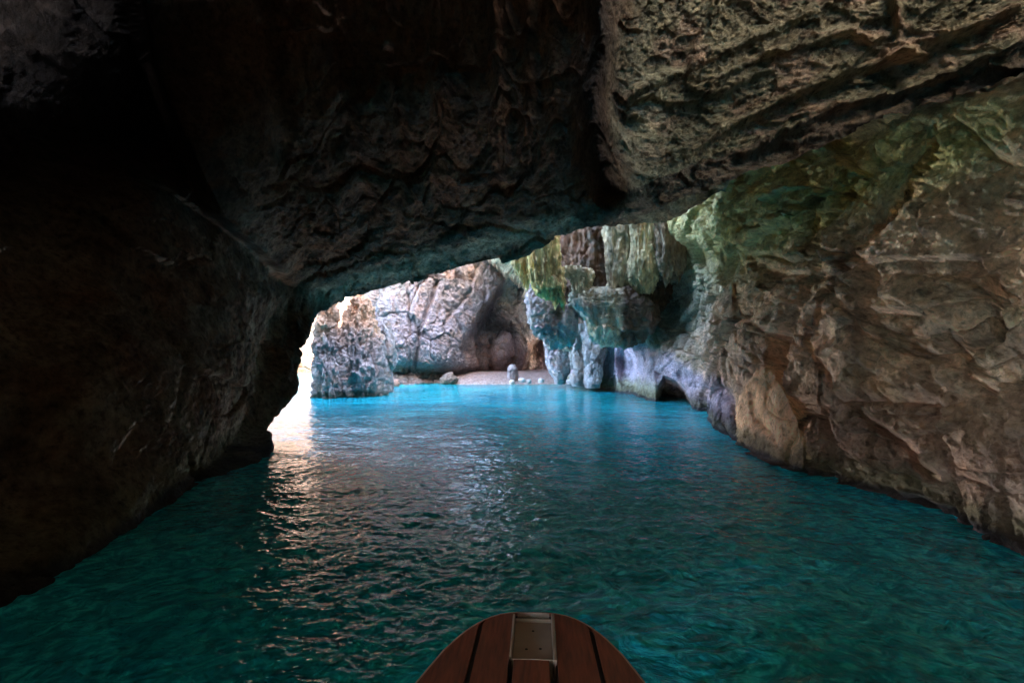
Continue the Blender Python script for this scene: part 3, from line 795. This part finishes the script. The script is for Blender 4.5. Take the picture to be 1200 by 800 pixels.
# ================================================================== WATER
def water_material():
    m, nt, nd, lk = newmat('sea_water')
    out = N(nd, 'ShaderNodeOutputMaterial')
    geo = N(nd, 'ShaderNodeNewGeometry')
    def bump(sc, dist, prev=None, stretch=(1, 1, 1), det=3, d=.6):
        mp = N(nd, 'ShaderNodeMapping'); mp.inputs['Scale'].default_value = stretch
        lk.new(geo.outputs['Position'], mp.inputs[0])
        n = N(nd, 'ShaderNodeTexNoise'); n.inputs['Scale'].default_value = sc; n.inputs['Detail'].default_value = det
        n.inputs['Distortion'].default_value = d
        lk.new(mp.outputs[0], n.inputs['Vector'])
        b = N(nd, 'ShaderNodeBump'); b.inputs['Distance'].default_value = dist; lk.new(n.outputs['Fac'], b.inputs['Height'])
        if prev: lk.new(prev.outputs[0], b.inputs['Normal'])
        return b
    b = bump(4.5, .022, None, (1, 1.3, 1), 3, .9)
    b = bump(13, .006, b, (1, 1.4, 1), 2, .5)
    fr = N(nd, 'ShaderNodeFresnel'); fr.inputs['IOR'].default_value = 1.333; lk.new(b.outputs[0], fr.inputs['Normal'])
    gl = N(nd, 'ShaderNodeBsdfGlossy'); gl.inputs['Roughness'].default_value = .03; gl.inputs['Color'].default_value = (.78, .78, .78, 1); lk.new(b.outputs[0], gl.inputs['Normal'])
    tint = (.13, .86, .82, 1)
    tr = N(nd, 'ShaderNodeBsdfTransparent'); tr.inputs[0].default_value = tint
    rf = N(nd, 'ShaderNodeBsdfRefraction'); rf.inputs['Color'].default_value = tint; rf.inputs['IOR'].default_value = 1.333; rf.inputs['Roughness'].default_value = 0
    lk.new(b.outputs[0], rf.inputs['Normal'])
    m1 = N(nd, 'ShaderNodeMixShader'); m1.inputs[0].default_value = .42
    lk.new(tr.outputs[0], m1.inputs[1]); lk.new(rf.outputs[0], m1.inputs[2])
    # light scattered back by the water itself : bluer where it is deep
    df = N(nd, 'ShaderNodeBsdfDiffuse')
    db = bump(3.0, .16, None, (1, 1.2, 1), 3, 1.6)
    db = bump(8.0, .05, db, (1, 1.2, 1), 2, 1.2)
    lk.new(db.outputs[0], df.inputs['Normal'])
    n = N(nd, 'ShaderNodeTexNoise'); n.inputs['Scale'].default_value = .22; n.inputs['Detail'].default_value = 5; n.inputs['Distortion'].default_value = .6
    lk.new(geo.outputs['Position'], n.inputs['Vector'])
    r = N(nd, 'ShaderNodeValToRGB'); r.color_ramp.elements[0].position = .35; r.color_ramp.elements[1].position = .65
    r.color_ramp.elements[0].color = (.006, .34, .41, 1); r.color_ramp.elements[1].color = (.03, .58, .60, 1)
    sx = N(nd, 'ShaderNodeSeparateXYZ'); lk.new(geo.outputs['Position'], sx.inputs[0])
    mr = N(nd, 'ShaderNodeMapRange'); mr.inputs[1].default_value = 4; mr.inputs[2].default_value = 20
    lk.new(sx.outputs['Y'], mr.inputs[0]); lk.new(n.outputs['Fac'], r.inputs[0])
    r2 = N(nd, 'ShaderNodeValToRGB'); r2.color_ramp.elements[0].position = .35; r2.color_ramp.elements[1].position = .65
    r2.color_ramp.elements[0].color = (.006, .52, .64, 1); r2.color_ramp.elements[1].color = (.02, .76, .90, 1)
    lk.new(n.outputs['Fac'], r2.inputs[0])
    dm = N(nd, 'ShaderNodeMix'); dm.data_type = 'RGBA'; lk.new(mr.outputs[0], dm.inputs[0]); lk.new(r2.outputs[0], dm.inputs[6]); lk.new(r.outputs[0], dm.inputs[7])
    # pale stones and dark weed of the shallow bottom showing through, only in the near water
    mo = N(nd, 'ShaderNodeTexNoise'); mo.inputs['Scale'].default_value = 3.4; mo.inputs['Detail'].default_value = 3; mo.inputs['Distortion'].default_value = 2.2; mo.inputs['Roughness'].default_value = .6
    lk.new(geo.outputs['Position'], mo.inputs['Vector'])
    mr2 = N(nd, 'ShaderNodeValToRGB'); e = mr2.color_ramp.elements
    e[0].position = .40; e[0].color = (.45, .55, .60, 1); e[1].position = .63; e[1].color = (2.2, 1.25, 1.08, 1)
    k = mr2.color_ramp.elements.new(.52); k.color = (.9, .85, .85, 1)
    lk.new(mo.outputs['Fac'], mr2.inputs[0])
    mm = N(nd, 'ShaderNodeMix'); mm.data_type = 'RGBA'; mm.blend_type = 'MULTIPLY'
    mg = N(nd, 'ShaderNodeMapRange'); mg.inputs[1].default_value = 6; mg.inputs[2].default_value = 22; mg.inputs[3].default_value = 1; mg.inputs[4].default_value = .35
    lk.new(sx.outputs['Y'], mg.inputs[0]); lk.new(mg.outputs[0], mm.inputs[0])
    lk.new(dm.outputs[2], mm.inputs[6]); lk.new(mr2.outputs[0], mm.inputs[7])
    lk.new(mm.outputs[2], df.inputs[0])
    m2 = N(nd, 'ShaderNodeMixShader'); mf = N(nd, 'ShaderNodeMapRange'); mf.inputs[1].default_value = 5; mf.inputs[2].default_value = 20; mf.inputs[3].default_value = .92; mf.inputs[4].default_value = .88
    lk.new(sx.outputs['Y'], mf.inputs[0]); lk.new(mf.outputs[0], m2.inputs[0])
    lk.new(m1.outputs[0], m2.inputs[1]); lk.new(df.outputs[0], m2.inputs[2])
    m3 = N(nd, 'ShaderNodeMixShader'); lk.new(fr.outputs[0], m3.inputs[0])
    lk.new(m2.outputs[0], m3.inputs[1]); lk.new(gl.outputs[0], m3.inputs[2])
    lk.new(m3.outputs[0], out.inputs[0])
    return m

WFLIP = True
def build_water():
    nr, na = int(900 * QL), int(840 * QL) + 60
    r = np.concatenate([[0.0], np.geomspace(.3, 90, nr - 20), np.geomspace(100, 6000, 19)])
    a = np.concatenate([np.linspace(-50, 50, na - 60), np.linspace(50, 310, 62)[1:]])
    rr, aa = np.meshgrid(r, np.radians(a), indexing='ij')
    X = rr * np.sin(aa); Y = rr * np.cos(aa)
    P = np.stack([X, Y, np.zeros_like(X)], -1)
    fade = 1 / (1 + (rr / 45.) ** 2)
    W = warp(P, .35, .5, 70)
    z = .035 * fbm(W * np.array([.55, .8, 1]), 2, 950)
    z += .018 * fbm(W * np.array([1.7, 2.1, 1]), 2, 955, ridge=True)
    z += .013 * fbm(W * np.array([4.6, 5.4, 1]), 2, 960, ridge=True) * ss(30, 12, rr)
    z += .0045 * fbm(P * np.array([11, 14, 1]), 2, 965) * ss(14, 6, rr)
    P[..., 2] = z * fade
    return mesh_grid('sea_water', P, water_material(), flip=WFLIP)

# ================================================================== BOAT
def build_boat():
    M_plank = simple('dark_teak', (.17, .042, .015), .65, 14, .35, .0015, (6, .6, 1))
    M_gap = simple('black_caulk', (.012, .011, .011), .7, 30, .2)
    M_gel = simple('cream_gelcoat', (.36, .27, .21), .35, 9, .12, .0008)
    M_hull = simple('hull_gelcoat', (.45, .38, .33), .35, 5, .15, .0008)
    M_scr = simple('screw_hole', (.03, .025, .02), .8, 30, .2)
    root = bpy.data.objects.new('boat', None); COL.objects.link(root)
    H = 1.12                       # deck under the eye
    zD = CAMZ - H
    root.location = (-.02, 0, 0); root.rotation_euler = (0, 0, -math.atan(48 / 600.0) * .62)
    tag(root, 'boat bow with rounded dark brown plank deck and cream anchor channel', 'boat')
    tip = 2.28
    # outline half width as function of distance from the tip
    def hw(y):
        t = np.clip((tip - y), 0, None)
        return np.interp(t, [0, .006, .02, .05, .10, .18, .30, .48, .75, 1.2, 2.0, 3.5, 5],
                         [.07, .10, .14, .185, .232, .282, .335, .39, .46, .56, .70, .86, .92])
    ys = np.concatenate([tip - np.array([0, .003, .006, .012, .02, .03, .045, .065, .09, .12, .16, .2, .25, .3, .36, .42, .5, .6]), np.linspace(tip - .75, -2.6, 14)])
    # base deck under the planks (black caulk)
    def slab(name, f0, f1, zt, zb, mat, y0=None, y1=None, parent=root, bev=0):
        yy = ys[(ys <= (y1 if y1 is not None else 9)) & (ys >= (y0 if y0 is not None else -9))]
        if y1 is not None: yy = np.concatenate([[y1], yy[yy < y1]])
        if y0 is not None: yy = np.concatenate([yy[yy > y0], [y0]])
        V = []; Fc = []
        for y in yy:
            w = float(hw(y)); a = max(min(f0(y), w), -w); b = max(min(f1(y), w), -w)
            if b - a < .002: b = a + .002
            V += [(a, y, zt), (b, y, zt), (b, y, zb), (a, y, zb)]
        for k in range(len(yy) - 1):
            o = 4 * k
            for j in range(4):
                Fc.append((o + j, o + (j + 1) % 4, o + 4 + (j + 1) % 4, o + 4 + j))
        Fc.append((3, 2, 1, 0)); e = 4 * (len(yy) - 1); Fc.append((e, e + 1, e + 2, e + 3))
        return mesh_raw(name, V, Fc, mat, parent, bevel=bev)
    fan = lambda x0, k: (lambda y: x0 * (1 + k * (tip - y)))
    ch_l, ch_r = -.083, .083
    g1, g2 = -.215, .235
    gap = .011
    slab('deck_base', lambda y: -9, lambda y: ch_l - .004, zD - .014, zD - .05, M_gap)
    slab('deck_base', lambda y: ch_r + .004, lambda y: 9, zD - .014, zD - .05, M_gap)
    y_ch = tip - .335              # rear end of the channel
    slab('deck_plank', lambda y: -9, fan(g1 - gap, .08), zD, zD - .013, M_plank, bev=.003)
    slab('deck_plank', fan(g1 + gap * .6, .08), lambda y: ch_l - .006, zD, zD - .013, M_plank, bev=.003)
    slab('deck_plank', lambda y: ch_r + .010, fan(g2 - gap * .6, .08), zD, zD - .013, M_plank, bev=.003)
    slab('deck_plank', fan(g2 + gap, .08), lambda y: 9, zD, zD - .013, M_plank, bev=.003)
    slab('deck_plank', lambda y: ch_l + .012, lambda y: ch_r - .020, zD - .004, zD - .02, M_plank, y1=y_ch, bev=.003)
    # anchor channel : floor, two side walls, rear wall, front lip
    def boxm(name, x0, x1, y0, y1, z0, z1, mat, parent, bev=.003):
        V = [(x, y, z) for x in (x0, x1) for y in (y0, y1) for z in (z0, z1)]
        Fc = [(0, 1, 3, 2), (4, 6, 7, 5), (0, 4, 5, 1), (2, 3, 7, 6), (0, 2, 6, 4), (1, 5, 7, 3)]
        return mesh_raw(name, V, Fc, mat, parent, bevel=bev)
    yf = tip - .012
    chn = boxm('anchor_channel', ch_l + .006, ch_r - .006, y_ch, yf, zD - .045, zD - .032, M_gel, root, 0)
    boxm('channel_side', ch_l - .004, ch_l + .005, y_ch, yf, zD - .075, zD + .002, M_gel, chn)
    boxm('channel_side', ch_r - .005, ch_r + .008, y_ch - .02, yf, zD - .075, zD + .006, M_gel, chn)
    boxm('channel_end', ch_l + .006, ch_r - .006, y_ch - .006, y_ch - .0005, zD - .075, zD - .002, M_gel, chn)
    boxm('channel_lip', ch_l + .006, ch_r - .006, yf - .006, yf + .004, zD - .045, zD - .018, M_gel, chn)
    for (x, y) in [(.0, yf - .075), (-.025, yf - .21), (.03, yf - .205)]:
        V = [(0, 0, .0)] + [(.006 * math.cos(t), .006 * math.sin(t), 0) for t in np.linspace(0, 2 * math.pi, 12, endpoint=False)]
        V = [(a + x, b + y, zD - .0315) for a, b, _ in V] + [(a + x, b + y, zD - .0325) for a, b, _ in V[1:]]
        Fc = [(0, 1 + k, 1 + (k + 1) % 12) for k in range(12)] + [(1 + k, 13 + k, 13 + (k + 1) % 12, 1 + (k + 1) % 12) for k in range(12)]
        mesh_raw('screw', V, Fc, M_scr, chn)
    # gunwale strip + hull
    prof = [(0.0, 0.0), (.006, .001), (.011, -.008), (.012, -.035), (.016, -.05), (.05, -.12), (.045, -.22), (-.02, -.40), (-.16, -.62), (-.26, -1.0), (-.40, -1.25)]
    V = []; Fc = []
    loop = [(-float(hw(y)), y) for y in ys[::-1]] + [(float(hw(y)), y) for y in ys]
    L = np.array(loop); tn = np.gradient(L, axis=0); nr = np.stack([-tn[:, 1], tn[:, 0]], -1); nr /= np.linalg.norm(nr, axis=1)[:, None]
    for k in range(3): nr = (nr + np.roll(nr, 1, 0) * .5 + np.roll(nr, -1, 0) * .5) if 0 else nr
    if (nr * (L - np.array([0, 0]))).sum() < 0: nr = -nr
    m = len(L); npf = len(prof)
    for (o_, z_) in prof:
        for k in range(m):
            q = L[k] + nr[k] * max(o_, -.9 * abs(L[k][0]) - .02 if o_ < -.05 else o_)
            if z_ < -.2: q = q + np.array([0, .35 * z_ * max(0, q[1]) / tip])
            V.append((q[0], q[1], zD + z_))
    for j in range(npf - 1):
        for k in range(m - 1):
            Fc.append((j * m + k, j * m + k + 1, (j + 1) * m + k + 1, (j + 1) * m + k))
    mesh_raw('gunwale', V[:4 * m], [f for f in Fc if max(f) < 4 * m], M_gel, root, smooth=True)
    mesh_raw('hull', V, [f for f in Fc if min(f) >= 3 * m], M_hull, root, smooth=True)
    # cream edge line visible along the left shoulder
    return root

# ================================================================== LIGHT, CAMERA
SUN_EL, SUN_AZ = 36.0, 165.0     # azimuth from +Y, negative = to the left
def light():
    w = bpy.data.worlds.new('World'); scene.world = w; w.use_nodes = True
    nt = w.node_tree; nt.nodes.clear()
    o = nt.nodes.new('ShaderNodeOutputWorld'); b = nt.nodes.new('ShaderNodeBackground'); s = nt.nodes.new('ShaderNodeTexSky')
    s.sky_type = 'NISHITA'; s.sun_disc = False; s.sun_elevation = R(SUN_EL); s.sun_rotation = R(SUN_AZ)
    s.dust_density = 2.0; s.air_density = 1.0; s.ozone_density = 1.0
    b.inputs[1].default_value = .15
    nt.links.new(s.outputs[0], b.inputs[0]); nt.links.new(b.outputs[0], o.inputs[0])
    l = bpy.data.lights.new('sun', 'SUN'); l.energy = 2.2; l.angle = R(.5); l.color = (1, .93, .83)
    lo = bpy.data.objects.new('sun', l); COL.objects.link(lo)
    from mathutils import Vector
    d = Vector((math.sin(R(SUN_AZ)) * math.cos(R(SUN_EL)), math.cos(R(SUN_AZ)) * math.cos(R(SUN_EL)), math.sin(R(SUN_EL))))
    lo.rotation_euler = d.to_track_quat('Z', 'Y').to_euler()
    lo.location = d * 50

def camera():
    c = bpy.data.cameras.new('camera'); c.lens = 18; c.sensor_width = 36; c.clip_end = 9000; c.clip_start = .02
    o = bpy.data.objects.new('camera', c); COL.objects.link(o)
    o.location = (0, 0, CAMZ); o.rotation_euler = (math.pi / 2 + PITCH, 0, 0)
    scene.camera = o

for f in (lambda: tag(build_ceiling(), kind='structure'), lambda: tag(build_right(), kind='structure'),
          lambda: tag(build_back(), kind='structure'), lambda: tag(build_roof(), kind='structure'),
          lambda: tag(build_cliff(), kind='structure'), lambda: tag(build_seabed(), kind='structure'),
          lambda: tag(build_water(), kind='structure'), build_things, build_boat, light, camera):
    f(); print('step', round(time.time() - T0, 1))

vs = scene.view_settings
scene.display_settings.display_device = 'sRGB'
vs.view_transform = 'Standard'; vs.look = 'None'; vs.gamma = 1; vs.use_curve_mapping = False
vs.exposure = 5.15
cy = scene.cycles
cy.max_bounces = 8; cy.diffuse_bounces = 5; cy.glossy_bounces = 3; cy.transmission_bounces = 5; cy.transparent_max_bounces = 8
cy.sample_clamp_indirect = 8; cy.caustics_reflective = False; cy.caustics_refractive = True
cy.use_denoising = True
